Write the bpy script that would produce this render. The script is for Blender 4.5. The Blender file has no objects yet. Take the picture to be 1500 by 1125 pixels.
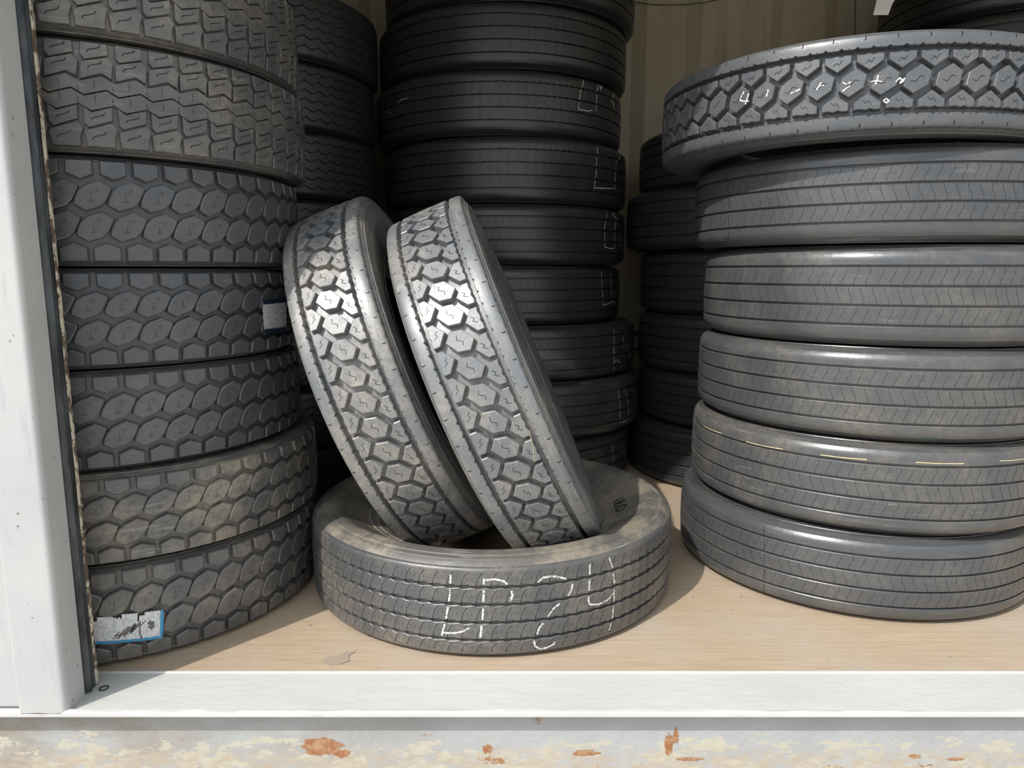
import bpy, math, random
from mathutils import Vector, Matrix

random.seed(7)
PI = math.pi
sc = bpy.context.scene
col = sc.collection

# ------------------------------------------------------------------ camera
FPX, PITCH, CAM_H = 1050.0, math.radians(9.0), 0.90
cd = bpy.data.cameras.new('camera')
cd.sensor_width = 36.0
cd.lens = FPX / 1500.0 * 36.0
cam = bpy.data.objects.new('camera', cd)
cam.location = (0, 0, CAM_H)
cam.rotation_euler = (PI / 2 - PITCH, 0, 0)
col.objects.link(cam)
sc.camera = cam

# ------------------------------------------------------------------ light
SUN_AZ, SUN_EL = math.radians(43), math.radians(45)      # light travels towards +X +Y, downward
w = bpy.data.worlds.new('sky')
sc.world = w
w.use_nodes = True
bg = w.node_tree.nodes['Background']
bg.inputs['Color'].default_value = (0.86, 0.93, 1.0, 1)
bg.inputs['Strength'].default_value = 0.92
# hazy sky: even blue-white with a broad bright aureole around the sun
wt = w.node_tree
_tc = wt.nodes.new('ShaderNodeTexCoord')
_dp = wt.nodes.new('ShaderNodeVectorMath'); _dp.operation = 'DOT_PRODUCT'
_dp.inputs[1].default_value = (-math.sin(SUN_AZ) * math.cos(SUN_EL), -math.cos(SUN_AZ) * math.cos(SUN_EL), math.sin(SUN_EL))
_mx = wt.nodes.new('ShaderNodeMath'); _mx.operation = 'MAXIMUM'; _mx.inputs[1].default_value = 0.0
_pw = wt.nodes.new('ShaderNodeMath'); _pw.operation = 'POWER'; _pw.inputs[1].default_value = 14.0
_ma = wt.nodes.new('ShaderNodeMath'); _ma.operation = 'MULTIPLY_ADD'; _ma.inputs[1].default_value = 3.6; _ma.inputs[2].default_value = 0.72
wt.links.new(_tc.outputs['Generated'], _dp.inputs[0])
wt.links.new(_dp.outputs['Value'], _mx.inputs[0])
wt.links.new(_mx.outputs[0], _pw.inputs[0])
wt.links.new(_pw.outputs[0], _ma.inputs[0])
wt.links.new(_ma.outputs[0], bg.inputs['Strength'])
sl = bpy.data.lights.new('sun', 'SUN')
sl.energy = 3.1
sl.angle = math.radians(0.6)
sl.color = (1.0, 0.95, 0.88)
sun = bpy.data.objects.new('sun', sl)
dirv = Vector((math.sin(SUN_AZ) * math.cos(SUN_EL), math.cos(SUN_AZ) * math.cos(SUN_EL), -math.sin(SUN_EL)))
sun.rotation_euler = dirv.to_track_quat('-Z', 'Y').to_euler()
sun.location = (-3, -3, 5)
col.objects.link(sun)
sc.view_settings.view_transform = 'Standard'
sc.view_settings.look = 'None'
sc.view_settings.gamma = 1
sc.view_settings.use_curve_mapping = False
sc.view_settings.exposure = 0.0


# ------------------------------------------------------------------ materials
class NT:
    def __init__(s, name):
        s.m = bpy.data.materials.new(name)
        s.m.use_nodes = True
        s.t = s.m.node_tree
        s.b = s.t.nodes['Principled BSDF']
        s.tc = s.t.nodes.new('ShaderNodeTexCoord')

    def n(s, kind, **kw):
        nd = s.t.nodes.new(kind)
        for k, v in kw.items():
            setattr(nd, k, v)
        return nd

    def l(s, a, b):
        s.t.links.new(a, b)

    def coords(s, scale=(1, 1, 1), rand=False):
        mp = s.n('ShaderNodeMapping')
        mp.inputs['Scale'].default_value = scale
        if rand:
            oi = s.n('ShaderNodeObjectInfo')
            mu = s.n('ShaderNodeMath', operation='MULTIPLY')
            mu.inputs[1].default_value = 37.0
            s.l(oi.outputs['Random'], mu.inputs[0])
            s.l(mu.outputs[0], mp.inputs['Location'])
        s.l(s.tc.outputs['Object'], mp.inputs['Vector'])
        return mp.outputs['Vector']

    def noise(s, scale, vec, detail=4, rough=0.55):
        nz = s.n('ShaderNodeTexNoise')
        nz.inputs['Scale'].default_value = scale
        nz.inputs['Detail'].default_value = detail
        nz.inputs['Roughness'].default_value = rough
        s.l(vec, nz.inputs['Vector'])
        return nz.outputs['Fac']

    def ramp(s, fac, stops):
        r = s.n('ShaderNodeValToRGB')
        e = r.color_ramp.elements
        while len(e) < len(stops):
            e.new(0.5)
        for i, (p, c) in enumerate(stops):
            e[i].position = p
            e[i].color = (c, c, c, 1) if isinstance(c, (int, float)) else (*c, 1)
        s.l(fac, r.inputs['Fac'])
        return r.outputs['Color']

    def mix(s, fac, a, b):
        m = s.n('ShaderNodeMix', data_type='RGBA')
        for src, i in ((fac, 0), (a, 6), (b, 7)):
            if isinstance(src, (int, float)):
                m.inputs[i].default_value = src
            elif isinstance(src, tuple):
                m.inputs[i].default_value = (*src, 1)
            else:
                s.l(src, m.inputs[i])
        return m.outputs[2]

    def math(s, op, a, b=None):
        m = s.n('ShaderNodeMath', operation=op)
        for i, src in enumerate((a, b)):
            if src is None:
                continue
            if isinstance(src, (int, float)):
                m.inputs[i].default_value = src
            else:
                s.l(src, m.inputs[i])
        return m.outputs[0]

    def bump(s, h, dist, strength=1.0):
        b = s.n('ShaderNodeBump')
        b.inputs['Strength'].default_value = strength
        b.inputs['Distance'].default_value = dist
        s.l(h, b.inputs['Height'])
        s.l(b.outputs['Normal'], s.b.inputs['Normal'])

    def base(s, c):
        if isinstance(c, tuple):
            s.b.inputs['Base Color'].default_value = (*c, 1)
        else:
            s.l(c, s.b.inputs['Base Color'])

    def rough(s, r):
        if isinstance(r, (int, float)):
            s.b.inputs['Roughness'].default_value = r
        else:
            s.l(r, s.b.inputs['Roughness'])


def rubber(name, c=(0.052, 0.057, 0.064), dustc=(0.29, 0.25, 0.195), r0=0.33, r1=0.50):
    n = NT(name)
    v = n.coords(rand=True)
    oi = n.n('ShaderNodeObjectInfo')
    sp = n.n('ShaderNodeSeparateColor')
    n.l(oi.outputs['Color'], sp.inputs['Color'])
    a = n.noise(7.0, v, 5)
    b = n.noise(60.0, v, 4, 0.7)
    f = n.noise(400.0, v, 2)
    broad = n.ramp(a, [(0.42, 0.0), (0.68, 1.0)])
    fine = n.ramp(b, [(0.38, 0.25), (0.66, 1.0)])
    d = n.math('MULTIPLY', broad, fine)
    d = n.math('ADD', d, 0.16)
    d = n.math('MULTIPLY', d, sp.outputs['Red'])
    lift = n.mix(n.ramp(f, [(0.3, 0.0), (0.7, 1.0)]), c, tuple(x * 1.55 for x in c))
    dn = n.n('ShaderNodeClamp')
    n.l(d, dn.inputs[0])
    vr = n.coords((5, 5, 90), rand=True)
    scf = n.ramp(n.noise(1.6, vr, 6, 0.68), [(0.56, 0.0), (0.70, 1.0)])
    scm = n.ramp(n.noise(4.0, v, 3), [(0.40, 0.0), (0.62, 1.0)])
    sca = n.math('MULTIPLY', n.math('MULTIPLY', scf, scm), n.math('MULTIPLY', sp.outputs['Red'], 1.1))
    toned = n.n('ShaderNodeVectorMath', operation='SCALE')
    n.l(n.mix(sca, n.mix(dn.outputs[0], lift, dustc), (0.30, 0.29, 0.27)), toned.inputs[0])
    n.l(sp.outputs['Green'], toned.inputs['Scale'])  # Green scales the rubber colour: lighter for sunlit tyres, darker for shaded ones
    n.base(toned.outputs[0])
    n.b.inputs['Specular IOR Level'].default_value = 1.0
    rr_ = n.mix(n.ramp(b, [(0.3, 0.0), (0.7, 1.0)]), (r0,) * 3, (r1,) * 3)
    sub = n.math('MULTIPLY', rr_, n.math('SUBTRACT', 1.0, sp.outputs['Blue']))
    n.rough(sub)
    n.bump(b, 0.0012, 0.35)
    return n.m


M = {}
M['rubber'] = rubber('tread_rubber')
M['side'] = rubber('sidewall_rubber', (0.044, 0.047, 0.051), (0.26, 0.225, 0.175), 0.38, 0.58)
n = NT('sipe_black')
n.base((0.006, 0.006, 0.007))
n.rough(0.9)
M['slit'] = n.m
n = NT('inner_liner_rubber')
n.base((0.018, 0.018, 0.02))
n.rough(0.6)
M['liner'] = n.m

n = NT('chalk')
v = n.coords(rand=True)
n.base(n.mix(n.ramp(n.noise(220, v, 3), [(0.36, 0.0), (0.52, 1.0)]), (0.20, 0.20, 0.19), (0.83, 0.83, 0.79)))
n.rough(0.95)
M['chalk'] = n.m
n = NT('yellow_paint')
n.base((0.72, 0.62, 0.36))
M['yellow'] = n.m
n = NT('green_paint')
n.base((0.12, 0.26, 0.21))
M['green'] = n.m

n = NT('label_paper')
v = n.coords((1, 1, 1))
n.base(n.mix(n.ramp(n.noise(110, v, 4, 0.6), [(0.36, 0.0), (0.56, 1.0)]), (0.62, 0.62, 0.63), (0.86, 0.87, 0.88)))
n.rough(0.6)
M['paper'] = n.m
n = NT('plain_paper')
n.base((0.9, 0.9, 0.88))
n.rough(0.7)
M['plain'] = n.m
n = NT('label_blue')
n.base((0.07, 0.36, 0.62))
M['blue'] = n.m
n = NT('label_navy')
n.base((0.02, 0.04, 0.08))
M['navy'] = n.m

# white paint on steel: dull scratches, grime
n = NT('white_painted_steel')
v = n.coords()
vs = n.coords((3, 3, 0.5))
g = n.ramp(n.noise(3.0, v, 6), [(0.35, 0.0), (0.75, 1.0)])
c = n.mix(g, (0.62, 0.62, 0.61), (0.51, 0.52, 0.525))
st = n.ramp(n.noise(14, vs, 5, 0.65), [(0.60, 0.0), (0.70, 1.0)])
c = n.mix(n.math('MULTIPLY', st, 0.35), c, (0.40, 0.42, 0.43))
sp = n.ramp(n.noise(55, v, 3), [(0.70, 0.0), (0.73, 1.0)])
c = n.mix(sp, c, (0.22, 0.20, 0.18))
n.base(c)
n.rough(0.55)
n.bump(n.noise(9, v, 4), 0.004, 0.5)
M['white'] = n.m

# sill top: cleaner white with blue-grey scuffs
n = NT('sill_paint')
v = n.coords()
vs = n.coords((1, 2.5, 1))
c = n.mix(n.ramp(n.noise(4, vs, 5), [(0.35, 0.0), (0.7, 1.0)]), (0.655, 0.65, 0.62), (0.60, 0.60, 0.58))
sc_ = n.ramp(n.noise(7, vs, 7, 0.7), [(0.63, 0.0), (0.70, 1.0)])
c = n.mix(n.math('MULTIPLY', sc_, 0.35), c, (0.36, 0.42, 0.46))
r_ = n.ramp(n.noise(22, vs, 4, 0.7), [(0.72, 0.0), (0.75, 1.0)])
c = n.mix(r_, c, (0.40, 0.25, 0.15))
n.base(c)
n.rough(0.5)
n.bump(n.noise(14, vs, 5), 0.004, 0.5)
M['sill'] = n.m

# rail: grey paint peeled to cream and rust
n = NT('peeling_rail_paint')
v = n.coords()
vx = n.coords((1, 1, 2.2))
sx = n.n('ShaderNodeSeparateXYZ')
n.l(n.tc.outputs['Object'], sx.inputs[0])
c = n.mix(n.ramp(n.noise(5, v, 6), [(0.3, 0.0), (0.7, 1.0)]), (0.43, 0.445, 0.455), (0.52, 0.53, 0.53))
# brown stains, stronger to the left
lm = n.n('ShaderNodeMapRange')
n.l(sx.outputs['X'], lm.inputs[0])
lm.inputs[1].default_value = 0.1; lm.inputs[2].default_value = -1.0
lm.inputs[3].default_value = 0.0; lm.inputs[4].default_value = 0.75
bs = n.ramp(n.noise(4.5, vx, 7, 0.65), [(0.36, 0.0), (0.58, 1.0)])
c = n.mix(n.math('MULTIPLY', bs, lm.outputs[0]), c, (0.31, 0.25, 0.19))
# cream underpaint on a low band
zm = n.n('ShaderNodeMapRange')
n.l(sx.outputs['Z'], zm.inputs[0])
zm.inputs[1].default_value = -0.05; zm.inputs[2].default_value = -0.10
zm.inputs[3].default_value = -0.16; zm.inputs[4].default_value = 0.045
nf = n.math('ADD', n.noise(17, vx, 8, 0.68), zm.outputs[0])
cr = n.ramp(nf, [(0.56, 0.0), (0.585, 1.0)])
c = n.mix(cr, c, (0.58, 0.55, 0.45))
zb = n.n('ShaderNodeMapRange')
n.l(sx.outputs['Z'], zb.inputs[0])
zb.inputs[1].default_value = -0.10; zb.inputs[2].default_value = -0.135
zb.inputs[3].default_value = 0.0; zb.inputs[4].default_value = 0.9
tn = n.ramp(n.noise(30, vx, 6, 0.7), [(0.38, 0.0), (0.6, 1.0)])
c = n.mix(n.math('MULTIPLY', tn, zb.outputs[0]), c, (0.52, 0.43, 0.33))
ru = n.ramp(n.noise(7.3, vx, 8, 0.72), [(0.655, 0.0), (0.675, 1.0)])
rc = n.mix(n.noise(60, v, 4), (0.34, 0.14, 0.06), (0.42, 0.24, 0.13))
c = n.mix(ru, c, rc)
n.base(c)
n.rough(0.75)
n.bump(n.noise(40, v, 5), 0.004, 0.6)
M['rail'] = n.m

n = NT('rust')
v = n.coords()
n.base(n.mix(n.ramp(n.noise(90, v, 5, 0.7), [(0.38, 0.0), (0.62, 1.0)]), (0.36, 0.14, 0.06), (0.48, 0.30, 0.17)))
n.rough(0.9)
M['rust'] = n.m

n = NT('chipped_cream_edge')
v = n.coords((1, 1, 0.5))
n.base(n.mix(n.ramp(n.noise(45, v, 6, 0.7), [(0.47, 0.0), (0.52, 1.0)]), (0.16, 0.11, 0.075), (0.72, 0.67, 0.52)))
n.rough(0.8)
n.bump(n.noise(45, v, 4), 0.004, 0.8)
M['cream'] = n.m

n = NT('gasket_rubber')
v = n.coords((1, 1, 0.3))
n.base(n.mix(n.ramp(n.noise(30, v, 4), [(0.4, 0.0), (0.7, 1.0)]), (0.02, 0.022, 0.025), (0.10, 0.11, 0.12)))
n.rough(0.35)
M['gasket'] = n.m

n = NT('dark_steel')
n.base((0.09, 0.09, 0.09))
n.rough(0.5)
n.b.inputs['Metallic'].default_value = 0.6
M['steel'] = n.m

# container inside wall: dull olive beige paint
n = NT('olive_wall_paint')
v = n.coords()
vz = n.coords((4, 4, 0.6))
c = n.mix(n.ramp(n.noise(2.5, v, 5), [(0.3, 0.0), (0.7, 1.0)]), (0.55, 0.475, 0.34), (0.45, 0.395, 0.29))
c = n.mix(n.math('MULTIPLY', n.ramp(n.noise(6, vz, 5), [(0.55, 0.0), (0.7, 1.0)]), 0.5), c, (0.36, 0.30, 0.19))
n.base(c)
n.rough(0.6)
M['wall'] = n.m

# plywood floor, grain along X
n = NT('worn_plywood')
v = n.coords()
vg = n.coords((1.2, 26, 1))
vf = n.coords((4, 130, 1))
c = n.mix(n.ramp(n.noise(3, vg, 6, 0.6), [(0.3, 0.0), (0.72, 1.0)]), (0.58, 0.45, 0.315), (0.47, 0.355, 0.245))
c = n.mix(n.math('MULTIPLY', n.ramp(n.noise(3, vf, 5, 0.7), [(0.48, 0.0), (0.68, 1.0)]), 0.55), c, (0.29, 0.22, 0.165))
c = n.mix(n.math('MULTIPLY', n.ramp(n.noise(3.2, v, 5), [(0.45, 0.0), (0.7, 1.0)]), 0.5), c, (0.50, 0.455, 0.405))
c = n.mix(n.ramp(n.noise(38, v, 3), [(0.71, 0.0), (0.74, 1.0)]), c, (0.18, 0.13, 0.09))
n.base(c)
n.rough(0.75)
n.bump(n.noise(3, vf, 4), 0.002, 0.5)
M['ply'] = n.m
n = NT('veneer_edge')
n.base((0.40, 0.32, 0.25))
n.rough(0.9)
M['veneer'] = n.m

n = NT('yard_ground')
v = n.coords()
n.base(n.mix(n.noise(20, v, 6), (0.36, 0.33, 0.29), (0.50, 0.47, 0.42)))
n.rough(0.95)
M['ground'] = n.m


# ------------------------------------------------------------------ helpers
def mesh_obj(name, verts, faces, mat, parent=None, smooth=None, idx=None):
    me = bpy.data.meshes.new(name)
    me.from_pydata([tuple(v) for v in verts], [], faces)
    for m in (mat if isinstance(mat, list) else [mat]):
        me.materials.append(m)
    if idx:
        me.polygons.foreach_set('material_index', idx)
    if smooth is not None:
        me.polygons.foreach_set('use_smooth', [True] * len(me.polygons))
        me.set_sharp_from_angle(angle=math.radians(smooth))
    me.update()
    o = bpy.data.objects.new(name, me)
    col.objects.link(o)
    o.parent = parent
    return o


def box(vs, fs, x0, x1, y0, y1, z0, z1, c=0.0):
    b = len(vs)
    if c <= 0:
        vs += [(x, y, z) for x in (x0, x1) for y in (y0, y1) for z in (z0, z1)]
        fs += [tuple(b + i for i in f) for f in ((0, 1, 3, 2), (4, 6, 7, 5), (0, 4, 5, 1), (2, 3, 7, 6), (0, 2, 6, 4), (1, 5, 7, 3))]


def prism(pts, z0, z1):
    """pts = closed outline in XY, counter-clockwise, extruded in Z"""
    k = len(pts)
    vs = [(x, y, z0) for x, y in pts] + [(x, y, z1) for x, y in pts]
    fs = [(i, (i + 1) % k, k + (i + 1) % k, k + i) for i in range(k)]
    fs += [tuple(range(k - 1, -1, -1)), tuple(range(k, 2 * k))]
    return vs, fs


def struct(name, vs, fs, mat, smooth=None):
    o = mesh_obj(name, vs, fs, mat, None, smooth)
    o['kind'] = 'structure'
    return o


def tube(path, r, seg=8, closed=False):
    vs, fs = [], []
    k = len(path)
    for i, p in enumerate(path):
        a = Vector(path[(i - 1) % k] if (closed or i > 0) else p)
        b = Vector(path[(i + 1) % k] if (closed or i < k - 1) else p)
        t = (b - a).normalized()
        x = t.orthogonal().normalized() if i == 0 else (x - t * x.dot(t)).normalized()
        y = t.cross(x)
        for j in range(seg):
            an = 2 * PI * j / seg
            vs.append(Vector(p) + x * math.cos(an) * r + y * math.sin(an) * r)
    for i in range(k if closed else k - 1):
        for j in range(seg):
            i2 = (i + 1) % k
            fs.append((i * seg + j, i * seg + (j + 1) % seg, i2 * seg + (j + 1) % seg, i2 * seg + j))
    return vs, fs


# ------------------------------------------------------------------ the setting
X_L, X_R, Y_F, Y_B, Z_T = -1.72, 3.30, 1.349, 3.86, 2.36
# floor
vs, fs = [], []
box(vs, fs, X_L, X_R, 1.502, Y_B + 0.05, -0.030, 0.0)
struct('floor', vs, fs, M['ply'])
vs, fs = [], []
box(vs, fs, X_L, X_R, Y_F + 0.1, Y_B + 0.05, Z_T, Z_T + 0.05)
struct('ceiling', vs, fs, M['wall'])


def corrugated(name, x0, x1, y, z0, z1, depth, mat, pitch=0.28, phase=0.0):
    pts = []
    x = x0
    prof = [(0.0, 0), (0.25, 0), (0.50, 1), (0.75, 1), (1.0, 0)]
    k = 0
    base = x0 - phase
    while base + k * pitch < x1 + pitch:
        for t, d in prof[:-1]:
            pts.append((base + (k + t) * pitch, y + d * depth))
        k += 1
    pts = [p for p in pts if x0 - pitch * 0.5 <= p[0] <= x1 + pitch * 0.5]
    out = [(a, b + 0.004) for a, b in reversed(pts)]
    vs, fs = prism(pts + out, z0, z1)
    fs = fs[:-2]
    return struct(name, vs, fs, mat)


corrugated('wall_back', X_L, X_R, Y_B, -0.02, Z_T, 0.036, M['wall'], 0.278, 0.10)
vs, fs = [], []
box(vs, fs, X_L - 0.03, X_L, Y_F, Y_B + 0.04, -0.3, Z_T)
struct('wall_left', vs, fs, M['wall'])
vs, fs = [], []
box(vs, fs, X_R, X_R + 0.03, Y_F, Y_B + 0.04, -0.3, Z_T)
struct('wall_right', vs, fs, M['wall'])
# front panel left of the post, slightly set back
vs, fs = [], []
box(vs, fs, X_L - 0.9, -1.014, Y_F + 0.016, Y_F + 0.034, 0.006, Z_T + 0.05)
struct('wall_front', vs, fs, M['white'])
# header above the opening and right part (outside the frame)
vs, fs = [], []
box(vs, fs, -0.915, X_R + 0.03, Y_F, Y_F + 0.09, 2.20, Z_T + 0.05)
struct('trim_5', vs, fs, M['white'])
# post: rounded steel tube section
xa, xb, ya, yb, rr = -1.014, -0.915, Y_F, Y_F + 0.064, 0.012
pts = [(xa, yb), (xa, ya + 0.004), (xa + 0.004, ya)]
for i in range(7):
    a = -PI / 2 + i / 6 * PI / 2
    pts.append((xb - rr + rr * math.cos(a), ya + rr + rr * math.sin(a)))
pts += [(xb, yb)]
vs, fs = prism(pts, 0.0, Z_T + 0.05)
struct('trim_1', vs, fs, M['white'], 35)
# door seal: two lips
vs, fs = [], []
pts = [(-0.96, 1.413), (-0.9225, 1.413), (-0.9195, 1.417), (-0.9150, 1.4185), (-0.9085, 1.421), (-0.9065, 1.426), (-0.9095, 1.4315),
       (-0.9165, 1.433), (-0.9165, 1.437), (-0.911, 1.440), (-0.911, 1.447), (-0.918, 1.449), (-0.96, 1.449)]
vs, fs = prism(pts, 0.003, Z_T)
struct('trim_2', vs, fs, M['gasket'], 50)
# chipped cream jamb edge: ragged strip
vs, fs = [], []
k = 200
for i in range(k + 1):
    z = 0.004 + i / k * 2.3
    j = random.uniform(-0.0016, 0.0012)
    for x, y in ((-0.95, 1.449), (-0.9125 + j, 1.449), (-0.9105 + j, 1.454), (-0.9125 + j * 0.5, 1.462), (-0.95, 1.462)):
        vs.append((x, y, z))
for i in range(k):
    for q in range(4):
        fs.append((i * 5 + q, i * 5 + q + 1, i * 5 + 5 + q + 1, i * 5 + 5 + q))
struct('trim_3', vs, fs, M['cream'])

# sill: folded steel plate with a bent front lip
prof = [(1.503, 0.0035), (1.502, 0.0045), (1.4985, 0.0045), (1.4965, 0.0015), (1.40, 0.0008), (1.3630, 0.0002), (1.3618, -0.0085), (1.3580, -0.0085),
        (1.3572, 0.0040), (1.351, 0.0030), (1.349, 0.0000), (1.349, -0.0075), (1.352, -0.009), (1.50, -0.009)]
vs, fs = [], []
k = 260
x0, x1 = X_L - 0.9, X_R + 0.2
for i in range(k + 1):
    x = x0 + (x1 - x0) * i / k
    wv = 0.0022 * math.sin(x * 7.1) + 0.0012 * math.sin(x * 19 + 1) + random.uniform(-0.0006, 0.0006)
    for q, (y, z) in enumerate(prof):
        dy = wv if q in (5, 6, 7, 8) else 0.0
        if q in (5, 6):
            dy += random.uniform(-0.0012, 0.0006) + 0.004 * max(0.0, 1 - abs(x + 0.12) / 0.22)
        dz = random.uniform(-0.0012, 0.0008) + 0.0014 * math.sin(x * 5.3 + 1) if q in (8, 9, 10) else 0
        vs.append((x, y + dy, z + dz))
m = len(prof)
for i in range(k):
    for q in range(m):
        fs.append((i * m + q, i * m + (q + 1) % m, (i + 1) * m + (q + 1) % m, (i + 1) * m + q))
struct('trim_4', vs, fs, M['sill'], 40)
# rail under the sill
vs, fs = [], []
box(vs, fs, x0, x1, 1.394, 1.50, -0.30, -0.0092)
struct('trim_6', vs, fs, M['rail'])
# yard
vs, fs = [], []
vs = [(-25, -25, -0.30), (25, -25, -0.30), (25, 12, -0.30), (-25, 12, -0.30)]
struct('ground', vs, [(0, 1, 2, 3)], M['ground'])

# ------------------------------------------------------------------ tyres
R0, HW, TH = 0.52, 0.110, 0.12      # tread radius, half tread width, half overall thickness


def crown(v, rnd):
    a = abs(v)
    d = 0.004 * (a / HW) ** 2
    e = a - (HW - rnd)
    if e > 0:
        d += rnd * 0.8 * (1 - math.sqrt(max(0.0, 1 - min(1, e / rnd) ** 2 * 0.98)))
    return d


def P(u, v, d, rnd=0.012, R=R0):
    """point: u metres round, v metres across, d below the tread surface"""
    th = u / R
    r = R - crown(v, rnd) - d
    return (r * math.cos(th), r * math.sin(th), v + TH)


def lathe(prof, seg=160):
    vs, fs = [], []
    k = len(prof)
    for i in range(seg):
        a = 2 * PI * i / seg
        for r, z in prof:
            vs.append((r * math.cos(a), r * math.sin(a), z + TH))
    for i in range(seg):
        j = (i + 1) % seg
        for q in range(k - 1):
            fs.append((i * k + q, j * k + q, j * k + q + 1, i * k + q + 1))
    return vs, fs


def inset(poly, d):
    """offset a ccw polygon inwards by d (mitred)"""
    out = []
    k = len(poly)
    for i in range(k):
        a, b, c = Vector(poly[i - 1]), Vector(poly[i]), Vector(poly[(i + 1) % k])
        e1 = (b - a).normalized()
        e2 = (c - b).normalized()
        n1 = Vector((-e1.y, e1.x))
        n2 = Vector((-e2.y, e2.x))
        s = n1 + n2
        q = s / max(0.35, s.dot(s) / 2) if s.length > 1e-6 else n1
        out.append((b.x + q.x * d, b.y + q.y * d))
    return out


class Tread:
    def __init__(s, rnd=0.012):
        s.v, s.f, s.mi, s.rnd = [], [], [], rnd

    def face(s, f, mi=0):
        s.f.append(f)
        s.mi.append(mi)

    def block(s, poly, depth, ch=0.0016, slope=0.0014):
        area = sum(poly[i - 1][0] * poly[i][1] - poly[i][0] * poly[i - 1][1] for i in range(len(poly)))
        if area < 0:
            poly = poly[::-1]
        k = len(poly)
        rings = [(inset(poly, -slope), depth), (poly, ch * 0.8), (inset(poly, ch), 0.0)]
        b = len(s.v)
        for pl, d in rings:
            s.v += [P(u, v, d, s.rnd) for u, v in pl]
        for q in range(2):
            for i in range(k):
                j = (i + 1) % k
                s.face((b + q * k + i, b + q * k + j, b + (q + 1) * k + j, b + (q + 1) * k + i))
        s.face(tuple(b + 2 * k + i for i in range(k)))

    def slit(s, line, wd=0.0011, lift=0.00025, mi=1, dfun=None):
        """thin mark following a polyline on the tread surface"""
        for (a, b) in zip(line[:-1], line[1:]):
            a, b = Vector(a), Vector(b)
            t = b - a
            if t.length < 1e-6:
                continue
            nn = Vector((-t.y, t.x)).normalized() * wd / 2
            k = len(s.v)
            for p in (a - nn, b - nn, b + nn, a + nn):
                s.v.append(P(p.x, p.y, -lift, s.rnd))
            s.face((k, k + 1, k + 2, k + 3), mi)

    def cols(s, columns, nu, wig):
        """rib tread: columns = (v, depth, wiggle weight); one vertex per column and step"""
        b = len(s.v)
        k = len(columns)
        L = 2 * PI * R0
        for i in range(nu):
            u = L * i / nu
            for (v, d, wt, ph) in columns:
                vv = v + (wig(i, ph) * wt if wt else 0)
                s.v.append(P(u, vv, d, s.rnd))
        for i in range(nu):
            j = (i + 1) % nu
            for q in range(k - 1):
                s.face((b + i * k + q, b + j * k + q, b + j * k + q + 1, b + i * k + q + 1))

    def base(s, depth, edge=0.008, seg=200):
        c = []
        for t in (-1, -0.985, -0.96, -0.5, 0, 0.5, 0.96, 0.985, 1):
            d = depth if abs(t) < 0.97 else (edge if abs(t) > 0.99 else (depth + edge) / 2)
            c.append((t * HW, d, 0, 0))
        s.cols(c, seg, lambda i, ph: 0)

    def mesh(s, name):
        me = bpy.data.meshes.new(name)
        me.from_pydata(s.v, [], s.f)
        me.materials.append(M['rubber'])
        me.materials.append(M['slit'])
        me.polygons.foreach_set('material_index', s.mi)
        me.polygons.foreach_set('use_smooth', [True] * len(me.polygons))
        me.set_sharp_from_angle(angle=math.radians(24))
        me.update()
        return me


L0 = 2 * PI * R0


def scaled(poly, p, k):
    return [((u + k) * p, v * HW) for u, v in poly]


def tread_hex():
    t = Tread(0.010)
    dep = 0.015
    t.base(dep, 0.006)
    N = 50
    p = L0 / N
    row = [(.19, .58), (.52, .475), (.48, .40), (.34, .23), (.17, .12), (-.28, .03), (-.56, .13), (-.54, .22), (-.42, .38), (-.22, .49)]
    top = [(-.70, .985), (-.70, .74), (-.34, .645), (.02, .74), (.02, .985)]
    top = [(u - .02, v) for u, v in top]
    bot = [(-.11, -.985), (.65, -.985), (.65, -.74), (.27, -.645), (-.11, -.74)]
    def grow(poly, p_, k):
        pl = scaled(poly, p_, k)
        if sum(pl[i - 1][0] * pl[i][1] - pl[i][0] * pl[i - 1][1] for i in range(len(pl))) < 0:
            pl = pl[::-1]
        return inset(pl, -0.0026)
    for k in range(N):
        t.block(grow(row, p, k), dep, 0.0028, 0.001)
        t.block(grow([(u, v - .605) for u, v in row], p, k), dep, 0.0028, 0.001)
        t.block(grow([(u, min(v, .965)) for u, v in top], p, k), dep, 0.0024, 0.001)
        t.block(grow([(u, max(v, -.965)) for u, v in bot], p, k), dep, 0.0024, 0.001)
        for off in (0, -.605):
            for ln in ([(-.02, .43 + off), (.16, .43 + off), (.05, .35 + off)], [(-.05, .36 + off), (-.10, .19 + off)], [(-.18, .19 + off), (.0, .19 + off), (-.03, .25 + off)]):
                t.slit(scaled(ln, p, k), 0.0005)
    return t.mesh('tread')


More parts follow.
